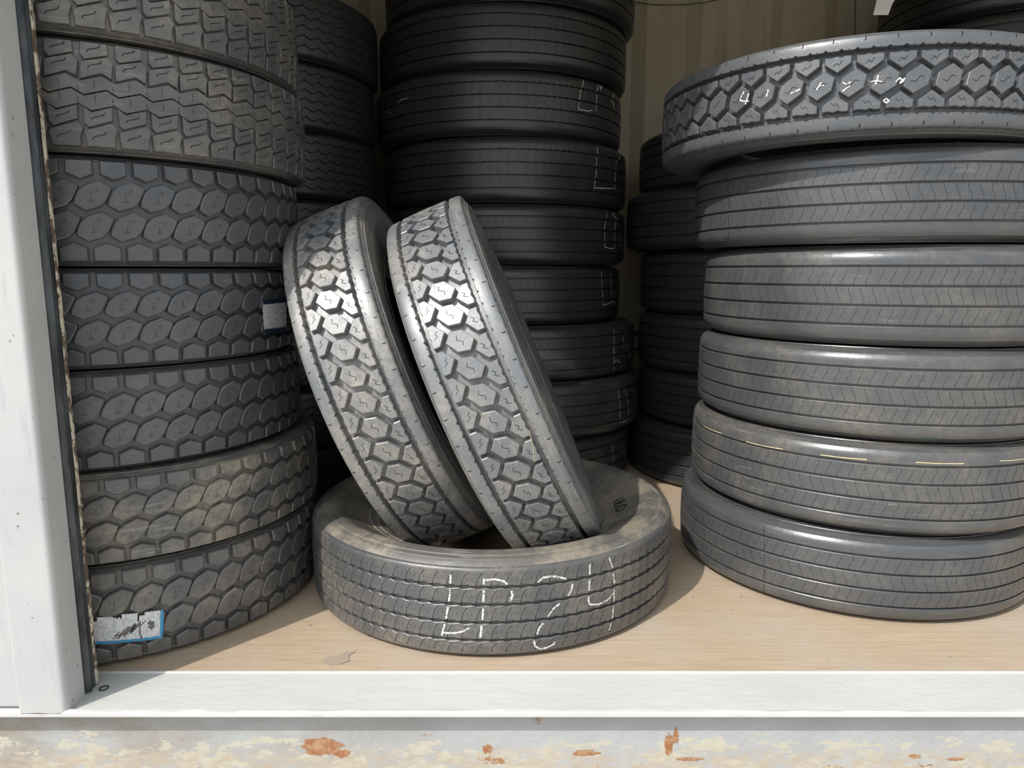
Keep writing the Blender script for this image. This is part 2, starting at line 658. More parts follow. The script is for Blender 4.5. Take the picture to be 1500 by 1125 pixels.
def tread_lug():
    t = Tread(0.008)
    dep = 0.010
    t.base(dep, 0.008)
    N = 50
    p = L0 / N
    r1 = [(.10, .985), (.08, .74), (.19, .655), (.88, .775), (.88, .985)]
    r2 = [(.12, .615), (.86, .735), (1.00, .62), (.93, .325), (.63, .415), (.04, .285), (.06, .57)]
    r3 = [(.04, -.225), (.27, -.335), (.89, -.205), (.86, -.47), (.16, -.62), (.04, -.55)]
    r4 = [(.06, -.985), (.02, -.70), (.14, -.665), (.86, -.515), (1.0, -.62), (.90, -.80), (.90, -.985)]

    def zig(u):
        u = u % 1.0
        return u / .65 if u < .65 else (1 - u) / .35
    # two continuous zigzag ribs, one mesh strip each, broken at the zigzag corners
    for vt, pt, vb, pb in ((.235, 0.0, -.005, .10), (-.035, .10, -.30, .28)):
        brk = sorted({round(x % 1.0, 4) for x in (pt, pt + .65, pb, pb + .65, 0.0, 0.5)})
        us = [(k + x) * p for k in range(N) for x in brk]
        b = len(t.v)
        for u in us:
            a_t = vt + .12 * zig(u / p - pt)
            a_b = vb + .12 * zig(u / p - pb)
            m = (a_t + a_b) / 2
            for v, d in ((a_b * HW - .001, dep), (a_b * HW, .0006), (a_b * HW + .0008, 0), (m * HW, 0), (a_t * HW - .0008, 0), (a_t * HW, .0006), (a_t * HW + .001, dep)):
                t.v.append(P(u, v, d, t.rnd))
        for i in range(len(us)):
            j = (i + 1) % len(us)
            for q in range(6):
                t.face((b + i * 7 + q, b + j * 7 + q, b + j * 7 + q + 1, b + i * 7 + q + 1))
    for k in range(N):
        for pl in (r1, r2, r3, r4):
            t.block(scaled(pl, p, k), dep, 0.0012, 0.0008)
        for cx, cy in ((.50, .86), (.50, .56), (.47, -.42), (.47, -.78)):
            t.slit(scaled([(cx - .22, cy - .07), (cx - .18, cy - .02), (cx + .14, cy + .04), (cx + .18, cy + .09)], p, k), 0.0014)
        for cx, cy in ((.42, .20), (.95, .10), (.42, -.09), (.92, -.12)):
            t.slit(scaled([(cx, cy - .07), (cx, cy + .07)], p, k), 0.0010)
    return t.mesh('tread')


def tread_drive():
    t = Tread(0.012)
    dep = 0.020
    t.base(dep, 0.008)
    N = 50
    p = L0 / N
    mid = [(.10, .30), (.435, .145), (.35, -.12), (-.10, -.30), (-.435, -.145), (-.35, .12)]
    up = [(.08, .58), (.08, .43), (.5, .24), (.92, .43), (.92, .58), (.74, .59), (.6, .56), (.46, .59), (.26, .565)]
    lo = [(u, -v) for u, v in up]
    for k in range(N):
        t.block(scaled(mid, p, k), dep, 0.0014, .0004)
        t.block(scaled(up, p, k), dep, 0.0014)
        t.block(scaled(lo, p, k), dep, 0.0014)
        t.slit(scaled([(-.22, -.03), (-.06, -.06), (.06, .06), (.2, .03)], p, k), 0.0010)
        for s in (1, -1):
            t.slit(scaled([(.36, .38 * s), (.46, .45 * s), (.54, .40 * s), (.64, .50 * s)], p, k), 0.0010)
    # shoulder ribs with scalloped inner edge
    brk = [0.0, .08, .16, .36, .5, .58, .66, .86]
    off = [0, 1, .1, 0, 0, 1, .1, 0]
    for s in (1, -1):
        b = len(t.v)
        cols_ = [(.690, dep, 1), (.695, .0012, 1), (.707, 0, 1), (.80, 0, 0), (.90, 0, 0), (.95, 0, 0), (.975, 0, -.5), (.995, .001, -.5), (1.0, .007, -.2)]
        us = [((k + x) * p, o) for k in range(N) for x, o in zip(brk, off)]
        for u, o in us:
            for v, d, wt in cols_:
                t.v.append(P(u, s * (v + .040 * o * wt) * HW, d, t.rnd))
        m = len(cols_)
        for i in range(len(us)):
            j = (i + 1) % len(us)
            for q in range(m - 1):
                f = (b + i * m + q, b + j * m + q, b + j * m + q + 1, b + i * m + q + 1)
                t.face(f if s > 0 else f[::-1])
        for k in range(N):
            t.slit(scaled([(.30, .955 * s), (.33, .90 * s), (.29, .87 * s)], p, k), 0.0022)
            t.slit(scaled([(.80, .70 * s), (.83, .74 * s)], p, k), 0.0012)
    return t.mesh('tread')


def rib_columns(centres, gw, dep, ch=0.0008, wt=0.0, rnd=0.02, edge=0.0):
    """columns across a rib tread with grooves at the given centres"""
    c = [(-HW, edge, 0, 0)]
    n_r = 5
    for i in range(1, n_r):
        c.append((-HW + rnd * i / n_r, 0, 0, 0))
    prev = -HW + rnd
    c.append((prev, 0, 0, 0))
    for g, w_ in zip(centres, wt if isinstance(wt, (list, tuple)) else [wt] * len(centres)):
        a, b = g - gw / 2, g + gw / 2
        c.append(((prev + a) / 2, 0, 0, 0))
        c += [(a - ch, 0, w_, 0), (a, ch * .8, w_, 0), (a + .0006, dep, w_, 0), (b - .0006, dep, w_, 1), (b, ch * .8, w_, 1), (b + ch, 0, w_, 1)]
        prev = b + ch
    c.append(((prev + HW - rnd) / 2, 0, 0, 0))
    for i in range(0, n_r):
        c.append((HW - rnd + rnd * i / n_r, 0, 0, 0))
    c.append((HW, edge, 0, 0))
    return c


G4 = [-.069, -.023, .023, .069]


def tread_steer():
    t = Tread(0.026)
    t.cols(rib_columns(G4, .0054, .008, .0016, 0, .032), 200, lambda i, ph: 0)
    N = 118
    p = L0 / N
    for k in range(N):
        u = k * p
        for i, (a, b) in enumerate(((-.066, -.0260), (-.020, .020), (.0260, .066))):
            s = 1 if i != 1 else -1
            m = (b - a)
            t.slit([(u, a + .001), (u + .001 * s, a + m * .25), (u + .010 * s, a + m * .72), (u + .011 * s, b - .001)], 0.0008)
    return t.mesh('tread')


def tread_plain():
    """old highway tread: four wavy-edged grooves, faint zigzag sipes"""
    t = Tread(0.024)
    nu = 480
    t.cols(rib_columns(G4, .0050, .009, .0010, [.0006, .0009, .0012, .0015], .028), nu, lambda i, ph: 1.0 if (i + ph * 2) % 4 < 2 else -1.0)
    N = 96
    p = L0 / N
    for k in range(N):
        u = k * p
        for a, b in ((-.0655, -.0265), (-.0195, .0195), (.0265, .0655)):
            m = (a + b) / 2
            t.slit([(u, a), (u + p * .5, m - .006), (u + p * .1, m + .006), (u + p * .6, b)], 0.0007)
    return t.mesh('tread')


def tread_trailer():
    """lying tyre: five ribs with stepped edges and cross cuts"""
    t = Tread(0.010)
    N = 96
    st = 8
    seq = [0, 0, 0, .2, .5, .8, 1.0, 1.0]

    def wig(i, ph):
        return seq[(i + 3 * ph) % st] * .0026 - .0013
    G = [-.069, -.024, .021, .064]
    t.cols(rib_columns(G, .0078, .0085, .0012, [1, 1, 1, 1], .012, .002), N * st, wig)
    p = L0 / N
    edges = [-.098] + [x for g in G for x in (g - .0058, g + .0058)] + [.099]
    for k in range(N):
        u = k * p
        for i in range(5):
            a, b = edges[2 * i], edges[2 * i + 1]
            if i in (0, 4) and k % 2:
                pass
            t.slit([(u, a), (u + .004, a + (b - a) * .5), (u + .014, b)], 0.0012)
            for j in (1, 2):
                uu = u + p * j / 3
                m0 = a + (b - a) * .38
                t.slit([(uu, m0), (uu + .003, m0 + (b - a) * .22)], 0.0007)
            k2 = len(t.v)
            for du, dv in ((0, 0), (.0035, 0), (.0025, .0032), (.0008, .0032)):
                t.v.append(P(u + du - .001, a + dv - .0006, -.0003, t.rnd))
            t.face((k2, k2 + 1, k2 + 2, k2 + 3), 1)
    return t.mesh('tread')


def tread_zigzag():
    """deep block tyre behind: zigzag grooves joined by cross cuts"""
    t = Tread(0.012)
    N = 56
    st = 6
    seq = [0, .33, .66, 1.0, .5, .1]
    t.cols(rib_columns([-.080, -.048, -.016, .016, .048, .080], .0034, .008, .0010, [1] * 6, .012), N * st, lambda i, ph: seq[i % st] * .012 - .006)
    p = L0 / N
    for k in range(N):
        for i, a in enumerate((-.100, -.072, -.040, -.008, .024, .056, .089)):
            u = k * p + (i % 2) * p / 2
            t.slit([(u, a), (u + .004, a + .016)], 0.0022 if i in (0, 6) else 0.0012)
    return t.mesh('tread')


def side_profile(rnd, edge, sag=0.0):
    r_e = R0 - crown(HW, rnd) - edge
    raw = [(r_e, HW), (r_e - .006, HW + .0045), (r_e - .013, HW + .0065), (r_e - .014, HW + .0085), (r_e - .028, .1165), (r_e - .030, .1178), (r_e - .055, .1195), (.445, .12),
           (.430, .1205), (.426, .1190), (.40, .1165), (.37, .111), (.345, .104), (.343, .1055), (.336, .1035), (.334, .100), (.322, .095), (.320, .0963), (.314, .094), (.312, .0915), (.30, .086),
           (.291, .080), (.286, .071), (.289, .060)]
    out = []
    for r, z in raw:
        k = max(0.0, min(1.0, (r_e - .03 - r) / .14))
        f = max(0.0, min(1.0, (r_e - r) / .045))
        out.append((r + (.018 * k if sag else 0), z - sag * k * k * (3 - 2 * k) + (.013 * f if sag else 0)))
    return out


def make_side(rnd, edge, sign, sag=0.0):
    pr = [(r, z * sign) for r, z in side_profile(rnd, edge, sag)]
    vs, fs = lathe(pr)
    if sign < 0:
        fs = [f[::-1] for f in fs]
    me = bpy.data.meshes.new('sidewall')
    me.from_pydata(vs, [], fs)
    me.materials.append(M['side'])
    me.polygons.foreach_set('use_smooth', [True] * len(fs))
    me.set_sharp_from_angle(angle=math.radians(28))
    return me


def make_liner(sag=0.0):
    top = [(.289, .060), (.305, .066), (.34, .084), (.40, .100), (.455, .103), (.487, .088), (.492, .05)]
    t2 = []
    for r, z in top:
        k = max(0.0, min(1.0, (.47 - r) / .14))
        t2.append((r + (.018 * k if sag else 0), z - sag * k * k * (3 - 2 * k) + (.013 * min(1.0, (.5 - r) / .045) if sag else 0)))
    pr = t2 + [(.492, 0)] + [(r, -z) for r, z in reversed(top)]
    vs, fs = lathe(pr)
    me = bpy.data.meshes.new('inner_liner')
    me.from_pydata(vs, [], [f[::-1] for f in fs])
    me.materials.append(M['liner'])
    me.polygons.foreach_set('use_smooth', [True] * len(fs))
    return me


KIND = {}
for key, fn, rnd, edge, sag in (('hex', tread_hex, .010, .006, 0), ('lug', tread_lug, .008, .008, 0), ('drive', tread_drive, .012, .007, 0),
                                ('steer', tread_steer, .026, 0, 0), ('plain', tread_plain, .024, 0, 0), ('trailer', tread_trailer, .010, .002, .04),
                                ('zigzag', tread_zigzag, .012, 0, 0)):
    KIND[key] = (fn(), make_side(rnd, edge, 1, sag), make_side(rnd, edge, -1, 0), make_liner(sag), rnd)

BELOW = {}


def probe_info(kind, base, R, thick, spin, tilt, axis):
    if axis is None:
        rot = Matrix.Rotation(tilt[0], 4, 'X') @ Matrix.Rotation(tilt[1], 4, 'Y') @ Matrix.Rotation(spin, 4, 'Z')
        loc = Vector(base)
    else:
        a = Vector(axis).normalized()
        rot = Vector((0, 0, 1)).rotation_difference(a).to_matrix().to_4x4() @ Matrix.Rotation(spin, 4, 'Z')
        loc = Vector(base) - a * thick / 2
    return (kind, R, rot, loc, R / R0, thick / (2 * TH))


def tire(kind, base, R, thick, spin, label, group=None, tilt=(0, 0), axis=None, dust=0.15, lit_tone=1.0, gloss=0.0, align=None):
    """tyre lying on base=(x, y, z of its underside); axis given = free pose, base is then the centre"""
    tr, s1, s2, ln, rnd = KIND[kind]
    root = bpy.data.objects.new('truck_tire', None)
    root.empty_display_size = 0.1
    col.objects.link(root)
    kr, kt = R / R0, thick / (2 * TH)
    if align:            # turn the tyre until its blocks sit as in the photo
        px, py, frac, n_ = align
        root_info['probe'] = probe_info(kind, base, R, thick, spin, tilt, axis)
        u = to_uv_info(root_info.pop('probe'), px, py)[0]
        p = L0 / n_
        spin += ((u / p - frac) % 1.0) * p / R0
    if axis is None:
        rot = Matrix.Rotation(tilt[0], 4, 'X') @ Matrix.Rotation(tilt[1], 4, 'Y') @ Matrix.Rotation(spin, 4, 'Z')
        loc = Vector(base)
    else:
        a = Vector(axis).normalized()
        rot = Vector((0, 0, 1)).rotation_difference(a).to_matrix().to_4x4() @ Matrix.Rotation(spin, 4, 'Z')
        loc = Vector(base) - a * thick / 2
    root.matrix_world = Matrix.Translation(loc) @ rot @ Matrix.Diagonal((kr, kr, kt, 1))
    root['label'] = label
    root['category'] = 'tire'
    if group:
        root['group'] = group
    for nm, me in (('tread', tr), ('sidewall', s1), ('sidewall', s2), ('inner_liner', ln)):
        o = bpy.data.objects.new(nm, me)
        o.parent = root
        o.color = (dust, lit_tone, gloss, 1)
        col.objects.link(o)
    root_info[root.name] = (kind, R, rot, loc, kr, kt)
    return root


root_info = {}


def pix_dir(px, py):
    u = (px - 750) / FPX
    v = (562.5 - py) / FPX
    return Vector((u, math.cos(PITCH) + v * math.sin(PITCH), -math.sin(PITCH) + v * math.cos(PITCH)))


def to_uv(root, px, py):
    """where a mark seen in the photo sits on the tyre's own tread (u round, v across)"""
    return to_uv_info(root_info[root.name], px, py)


def to_uv_info(info, px, py):
    kind, R, rot, loc, kr, kt = info
    Mi = (Matrix.Translation(loc) @ rot @ Matrix.Diagonal((kr, kr, kt, 1))).inverted()
    o = Mi @ Vector((0, 0, CAM_H))
    d = Mi.to_3x3() @ pix_dir(px, py)
    r = R0
    for _ in range(4):
        A = d.x ** 2 + d.y ** 2
        B = o.x * d.x + o.y * d.y
        C = o.x ** 2 + o.y ** 2 - r * r
        disc = B * B - A * C
        if disc < 0:
            disc = 0
        t = (-B - math.sqrt(disc)) / A
        h = o + d * t
        v = max(-HW, min(HW, h.z - TH))
        r = R0 - crown(v, KIND[kind][4])
    return (math.atan2(h.y, h.x) * R0, h.z - TH)


GR = {'steer': (G4, .0030), 'plain': (G4, .0036), 'trailer': ([-.069, -.024, .021, .064], .0050), 'drive': ([], 0), 'hex': ([], 0), 'lug': ([], 0), 'zigzag': ([], 0)}


def marks(root, name, strokes, mat, wd=0.004, label=None, lift=0.0007, uv=False):
    """painted or chalked strokes on the tread; skips the grooves"""
    if None in strokes:          # None parts one character from the next: each its own piece
        ch = []
        for st in strokes + [None]:
            if st is None:
                if ch:
                    marks(root, name, ch, mat, wd, label, lift, uv)
                ch = []
            else:
                ch.append(st)
        return
    kind = root_info[root.name][0]
    rnd = KIND[kind][4]
    gs, gh = GR[kind]
    vs, fs = [], []
    for st in strokes:
        w_ = wd
        pts = [Vector(p) for p in (st if uv else [to_uv(root, *q) for q in st])]
        for i in range(1, len(pts)):          # keep the stroke on one side of the seam
            while pts[i].x - pts[i - 1].x > L0 / 2:
                pts[i].x -= L0
            while pts[i].x - pts[i - 1].x < -L0 / 2:
                pts[i].x += L0
        fine = []
        for a, b in zip(pts[:-1], pts[1:]):
            n_ = max(1, int((b - a).length / .0035))
            fine += [a.lerp(b, i / n_) for i in range(n_)]
        fine.append(pts[-1])
        prev = None
        for i, q in enumerate(fine):
            t = (fine[min(i + 1, len(fine) - 1)] - fine[max(i - 1, 0)])
            if t.length < 1e-7:
                continue
            t.normalize()
            nn = Vector((-t.y, t.x)) * w_ / 2 * random.uniform(.75, 1.15)
            if any(abs(q.y - g) < gh for g in gs) or abs(q.y) > HW * .99:
                prev = None
                continue
            k = len(vs)
            vs += [P(q.x - nn.x, q.y - nn.y, -lift, rnd), P(q.x + nn.x, q.y + nn.y, -lift, rnd)]
            if prev is not None:
                fs.append((prev, k, k + 1, prev + 1))
            prev = k
    o = mesh_obj(name, vs, fs, mat, root)
    if label:
        o['label'] = label
    return o


def patch(root, name, quad, mat, n=(10, 6), lift=0.0022, cut=None, label=None, parent=None, wob=0.0008):
    """paper stuck on the tread: pixel quad (tl, tr, br, bl) mapped onto the tyre"""
    rnd = KIND[root_info[root.name][0]][4]
    c = [Vector(to_uv(root, *q)) for q in quad]
    for q in c[1:]:
        q.x += L0 * round((c[0].x - q.x) / L0)
    vs, fs = [], []
    for th in (lift, lift - .0007):
        for i in range(n[0] + 1):
            for j in range(n[1] + 1):
                a, b = i / n[0], j / n[1]
                p = c[0].lerp(c[1], a).lerp(c[3].lerp(c[2], a), b)
                hsh = math.sin(i * 12.9 + j * 78.2) * wob
                ju = math.sin(i * 3.1 + j * 5.7) * .0012 if (i in (0, n[0]) or j in (0, n[1])) else 0
                vs.append(P(p.x + ju, p.y + ju, -th - hsh, rnd))
    m = n[1] + 1
    off = (n[0] + 1) * m
    for i in range(n[0]):
        for j in range(n[1]):
            if cut and (i, j) in cut:
                continue
            f = (i * m + j, (i + 1) * m + j, (i + 1) * m + j + 1, i * m + j + 1)
            fs.append(f[::-1])
            fs.append(tuple(q + off for q in f))
    # rim of the sheet
    ring = [(i, 0) for i in range(n[0])] + [(n[0], j) for j in range(n[1])] + [(i, n[1]) for i in range(n[0], 0, -1)] + [(0, j) for j in range(n[1], 0, -1)]
    ids = [i * m + j for i, j in ring]
    for a, b in zip(ids, ids[1:] + ids[:1]):
        fs.append((a, b, b + off, a + off))
    o = mesh_obj(name, vs, fs, mat, parent or root)
    if label:
        o['label'] = label
    return o


def cx_from(px, py, cy, R, side):
    """stack member's X from the pixel where its outline is tangent (side -1 left edge, +1 right edge)"""
    d = pix_dir(px, py)
    t = d.x / d.y
    c = 1 / math.sqrt(1 + t * t)
    return t * cy - side * R / c


# ---- left front stack
RL, CYL = 0.505, 1.995
zl = [0, .240, .455, .685, .908, 1.142, 1.372, 1.60]
tl = [(468, 830), (465, 680), (441, 590), (437, 470), (437, 310), (447, 200), (439, 80)]
ll = ['black truck tire with torn white label, bottom of the front left stack',
      'truck tire with dusty yellowish hex tread, second from floor in front left stack',
      'truck tire with hex tread, third from floor in front left stack by the white post',
      'truck tire with hex tread and small white label beside the leaning tires',
      'bluish-grey truck tire with hex tread, topmost of the hex-tread tires at left',
      'truck tire with zigzag centre ribs and lug blocks, second from top at front left',
      'topmost dusty lug-tread truck tire of front left stack, cut off by the photo top']
left = []
for i in range(7):
    k = 'hex' if i < 5 else 'lug'
    x = cx_from(*tl[i], CYL, RL, 1)
    left.append(tire(k, (x, CYL + (0, .0, .0, .0, .0, .0, -.02)[i], zl[i]), RL, zl[i + 1] - zl[i] - .003, random.uniform(0, 6.28), ll[i], 'truck tires in the front left stack',
                     tilt=(0, 0), dust=(.70, 1.25, .35, .22, .18, .60, .65)[i], lit_tone=1.15,
                     align=((261, 881, 0, 50), (144, 749, 0, 50), (127, 607, 0, 50), (132, 447, 0, 50), (136, 278, 0, 50), (86, 82, .5, 50), None)[i]))

# ---- left rear stack, in shade
RB, CYB = 0.50, 3.03
zb = [0, .231, .462, .693, .925, 1.157, 1.394, 1.63, 1.875]
names = ['bottom', 'second from floor', 'third from floor', 'fourth from floor', 'fourth from top', 'third from top', 'second from top', 'topmost']
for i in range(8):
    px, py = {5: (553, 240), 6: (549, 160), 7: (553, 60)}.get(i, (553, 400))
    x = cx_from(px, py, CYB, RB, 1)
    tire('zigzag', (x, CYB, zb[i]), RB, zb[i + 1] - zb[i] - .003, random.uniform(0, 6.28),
         'dark zigzag-tread truck tire, %s in the shaded rear left stack' % names[i], 'truck tires in the rear left stack', dust=.08, lit_tone=.36)  # rubber colour darkened to deepen the shade back here

# ---- centre rear stack
RC, CYC = 0.522, 3.25
zc = [0, .245, .476, .694, .921, 1.147, 1.387, 1.617, 1.845, 2.08]
zc = [z and .9 + (z - .9) * 1.014 for z in zc]
tcx = [(919, 670), (934, 600), (928, 515), (907, 430), (915, 340), (917, 250), (910, 150), (918, 60), (930, 8)]
lc = ['black truck tire at the floor in the centre rear stack, mostly behind the lying tire',
      'chalk-marked truck tire with dusty brown shoulder, second from floor at centre rear',
      'black truck tire with chalk marks, third from floor in centre rear stack',
      'black truck tire with chalk marks, fourth from floor in centre rear stack',
      'straight-grooved truck tire with chalk letters, just behind the leaning tires\' tops',
      'wavy-grooved truck tire with chalk L, just above the leaning tires at centre rear',
      'wavy-grooved truck tire with chalk letters near its right edge and a faint curl at left',
      'dark truck tire without chalk, second from top in centre rear stack',
      'topmost truck tire of centre rear stack, only its bottom corners in the photo']
centre = []
for i in range(9):
    x = cx_from(*tcx[i], CYC, RC, 1)
    centre.append(tire('plain' if i >= 5 else 'steer', (x, CYC, zc[i]), RC, zc[i + 1] - zc[i] - .003, random.uniform(0, 6.28), lc[i], 'truck tires in the centre rear stack',
                       dust=(.3, .42, .2, .22, .16, .16, .16, .1, .1)[i], lit_tone=(.62, .62, .52, .5, .48, .45, .42, .3, .3)[i]))  # shade of the rear painted into the rubber colour
CH = 0.0035
marks(centre[6], 'chalk_mark', [[(852, 115), (850, 135), (848, 150), (847, 160), (862, 163), (868, 161)], None, [(875, 110), (874, 135), (873, 163)],
                                 [(875, 116), (879, 132), (885, 112)], None, [(890, 112), (896, 118), (895, 128)], None, [(899, 128), (896, 145), (900, 160)]], M['chalk'], CH)
marks(centre[6], 'chalk_mark', [[(597, 144), (588, 146), (583, 151), (588, 156)], None, [(570, 158), (568, 164), (573, 166)]], M['chalk'], .0025)
marks(centre[5], 'chalk_mark', [[(874, 215), (874, 235), (873, 255), (870, 277)], [(870, 275), (885, 276), (900, 276)], None, [(900, 215), (906, 222), (907, 232), (902, 238)], [(902, 240), (901, 262), (901, 280)], None, [(914, 235), (915, 262)]], M['chalk'], CH)
marks(centre[4], 'chalk_mark', [[(885, 305), (885, 335), (886, 362), (893, 364), (900, 364), (900, 340), (900, 312)], None, [(905, 308), (900, 308), (897, 314), (902, 320)], [(904, 320), (901, 334)], None, [(910, 345), (907, 355), (912, 366)]], M['chalk'], CH)
marks(centre[3], 'chalk_mark', [[(880, 398), (882, 420), (883, 447), (890, 445), (898, 442)], None, [(894, 400), (895, 420), (896, 444)], None, [(903, 425), (899, 441), (904, 448)]], M['chalk'], CH)
marks(centre[2], 'chalk_mark', [[(899, 482), (899, 510), (898, 545)], [(897, 532), (903, 527), (908, 531)], None, [(916, 484), (912, 495), (914, 510)], None, [(921, 500), (918, 515), (924, 522)]], M['chalk'], CH)
marks(centre[1], 'chalk_mark', [[(905, 568), (908, 595), (908, 619), (917, 617)], None, [(915, 568), (920, 590), (920, 616)], None, [(925, 568), (929, 582)]], M['chalk'], CH)
marks(centre[0], 'chalk_mark', [[(897, 654), (899, 675), (900, 697)], None, [(912, 650), (916, 675)]], M['chalk'], CH)

# ---- right rear stack
RR, CYR = 0.50, 3.235
zr = [0, .253, .480, .722, .985, 1.228, 1.465]
trx = [(920, 670), (935, 590), (935, 505), (938, 410), (918, 320), (937, 230)]
lr = ['bottom', 'second from floor', 'third from floor', 'fourth from floor', 'second from top', 'topmost']
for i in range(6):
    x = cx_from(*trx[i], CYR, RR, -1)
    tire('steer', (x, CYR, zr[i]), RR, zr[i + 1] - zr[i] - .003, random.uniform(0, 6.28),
         'dark straight-grooved truck tire, %s in the shaded rear right stack' % lr[i], 'truck tires in the rear right stack', dust=.12, lit_tone=.45)  # rubber darkened as painted shade

# ---- far right rear stack, only its top shows
XQ = cx_from(1286, 30, 3.32, .49, -1)
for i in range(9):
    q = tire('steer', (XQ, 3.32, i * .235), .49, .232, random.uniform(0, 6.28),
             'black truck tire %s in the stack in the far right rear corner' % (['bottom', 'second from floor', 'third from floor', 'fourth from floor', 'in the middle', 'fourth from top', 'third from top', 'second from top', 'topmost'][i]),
             'truck tires in the far right corner stack', dust=.03, lit_tone=.2)  # unlit corner: rubber colour darkened for shade
    if i == 7:
        qv = []
        for py, xl, xr, sh in ((-16, 1287, 1316, 0), (-4, 1285, 1313, .006), (6, 1283, 1307, .0), (14, 1281, 1304, -.004), (22, 1279, 1301, .004)):
            for yy, xx in ((2.85 + sh, xl), (2.852 + sh, xr)):
                dd = pix_dir(xx, py)
                qv.append(q.matrix_world.inverted() @ (Vector((0, 0, CAM_H)) + dd * (yy / dd.y)))
        o = mesh_obj('paper_label', qv, [(2 * i, 2 * i + 1, 2 * i + 3, 2 * i + 2) for i in range(4)], M['plain'], q)
        o['label'] = 'white paper label'

# ---- right front stack
RS, CYS = 0.51, 2.22
zs = [0, .231, .474, .714, .966, 1.200]
tsx = [(995, 790), (1012, 680), (1022, 560), (1031, 430), (1018, 300)]
ls = ['worn steer truck tire on the floor, bottom of the front right stack',
      'steer truck tire with yellow dashes round its shoulder, second from floor at front right',
      'dusty steer truck tire with faint green dashes, third from floor at front right',
      'scuffed steer truck tire with chevron cuts, fourth from floor at front right',
      'shiny steer truck tire directly under the chunky top tire at front right']
rs = []
for i in range(5):
    x = cx_from(*tsx[i], CYS, RS, -1)
    rs.append(tire('steer', (x, CYS, zs[i]), RS, zs[i + 1] - zs[i] - .003, random.uniform(0, 6.28), ls[i], 'steer truck tires in the front right stack', dust=(.30, .55, .45, .35, .25)[i], gloss=.22))
dash = []
for a, b, c, d in ((1031, 630, 1058, 641), (1093, 653, 1147, 664), (1202, 672, 1270, 679), (1341, 683, 1412, 685), (1464, 681, 1500, 678)):
    dash.append(None)
    dash.append([(a, b - 6), ((a + c) / 2, (b + d) / 2 - 5), (c, d - 6)])
marks(rs[1], 'paint_line', dash, M['yellow'], .0022, 'yellow painted dash')
marks(rs[2], 'paint_line', [[(1215, 635), (1250, 638)], None, [(1315, 641), (1375, 642)]], M['green'], .0022, 'green painted dash')
marks(rs[0], 'mould_line', [[(1120, 770), (1120, 790), (1120, 840), (1120, 868)], None, [(1031, 750), (1032, 790), (1033, 830)]], M['slit'], .0012)
marks(rs[4], 'mould_line', [[(1067, 245), (1067, 270), (1068, 300), (1068, 345), (1068, 356)]], M['slit'], .0014)
# chunky drive tyre on top
RT, CYT = 0.53, 2.195
xt = cx_from(970, 190, CYT, RT, -1)
top = tire('drive', (xt, CYT, 1.207), RT, .225, 0.3, 'chunky drive truck tire with chalked digits, tilted on top of the front right stack', tilt=(0, 0), dust=.16, lit_tone=1.45, gloss=.12, align=(1202, 128, 0, 50))  # rubber colour lightened for the sun

# ---- lying tyre in the middle
lying = tire('trailer', (-.058, 2.078, 0), .527, .236, 1.0, 'dusty truck tire lying flat on the plywood with white chalk LP 24', dust=.60)
lying.children[1].color = (1.9, 1.1, 0, 1)
Lz = [(440, 640), 2.632]
q = lambda *pts: [(440 + a / 2.632, 640 + b / 2.632) for a, b in pts]
marks(lying, 'chalk_character', [
    q((580, 530), (577, 600), (570, 650), (562, 700), (545, 765)), q((552, 755), (590, 756), (625, 750), (652, 735)),
    None, q((708, 545), (706, 620), (703, 690), (694, 775)), q((712, 552), (750, 548), (785, 556), (810, 580), (818, 610), (806, 640), (795, 650)),
    None, q((915, 560), (935, 542), (970, 536), (1005, 542), (1040, 552), (1050, 560), (1045, 590), (1028, 618)), q((1000, 642), (975, 662), (955, 692)), q((935, 718), (922, 735), (912, 760)),
    q((900, 785), (905, 806), (925, 818), (950, 812), (975, 800), (982, 790)),
    None, q((1116, 490), (1114, 560), (1110, 630), (1116, 646), (1150, 645), (1185, 628), (1208, 600)), q((1190, 465), (1204, 510), (1210, 560), (1208, 640), (1203, 690), (1190, 745)),
], M['chalk'], .0048, 'white chalk character')

# raised letters on the upper sidewall
cu = bpy.data.curves.new('letters', 'FONT')
cu.body = 'IRO'
cu.size = 0.050
cu.space_character = 1.2
cu.extrude = 0.0
tmp = bpy.data.objects.new('letters', cu)
col.objects.link(tmp)
bpy.context.view_layer.update()
me = tmp.to_mesh()
kind, R_, rot_, loc_, kr_, kt_ = root_info[lying.name]
prof = side_profile(.010, .002, .04)


def side_z(r):
    for (r1, z1), (r2, z2) in zip(prof[:-1], prof[1:]):
        if r2 <= r <= r1:
            return z1 + (z2 - z1) * (r1 - r) / (r1 - r2 + 1e-9)
    return .12


hit = Vector((0, 0, CAM_H)) + pix_dir(905, 736) * ((.195 - CAM_H) / pix_dir(905, 736).z) - loc_
th0 = math.atan2(hit.y, hit.x) - 1.0
rb = hit.to_2d().length / kr_ - .02
vs, fs = [], []
for v in me.vertices:
    r = rb + v.co.y
    th = th0 - v.co.x / rb
    vs.append((r * math.cos(th), r * math.sin(th), side_z(r) + .0016 + TH))
fs = [tuple(p.vertices)[::1] for p in me.polygons]
tmp.to_mesh_clear()
bpy.data.objects.remove(tmp)
upper = [c for c in lying.children if c.name.startswith('sidewall')][0]
k = len(vs)
mesh_obj('raised_lettering', vs, fs, M['liner'], upper)

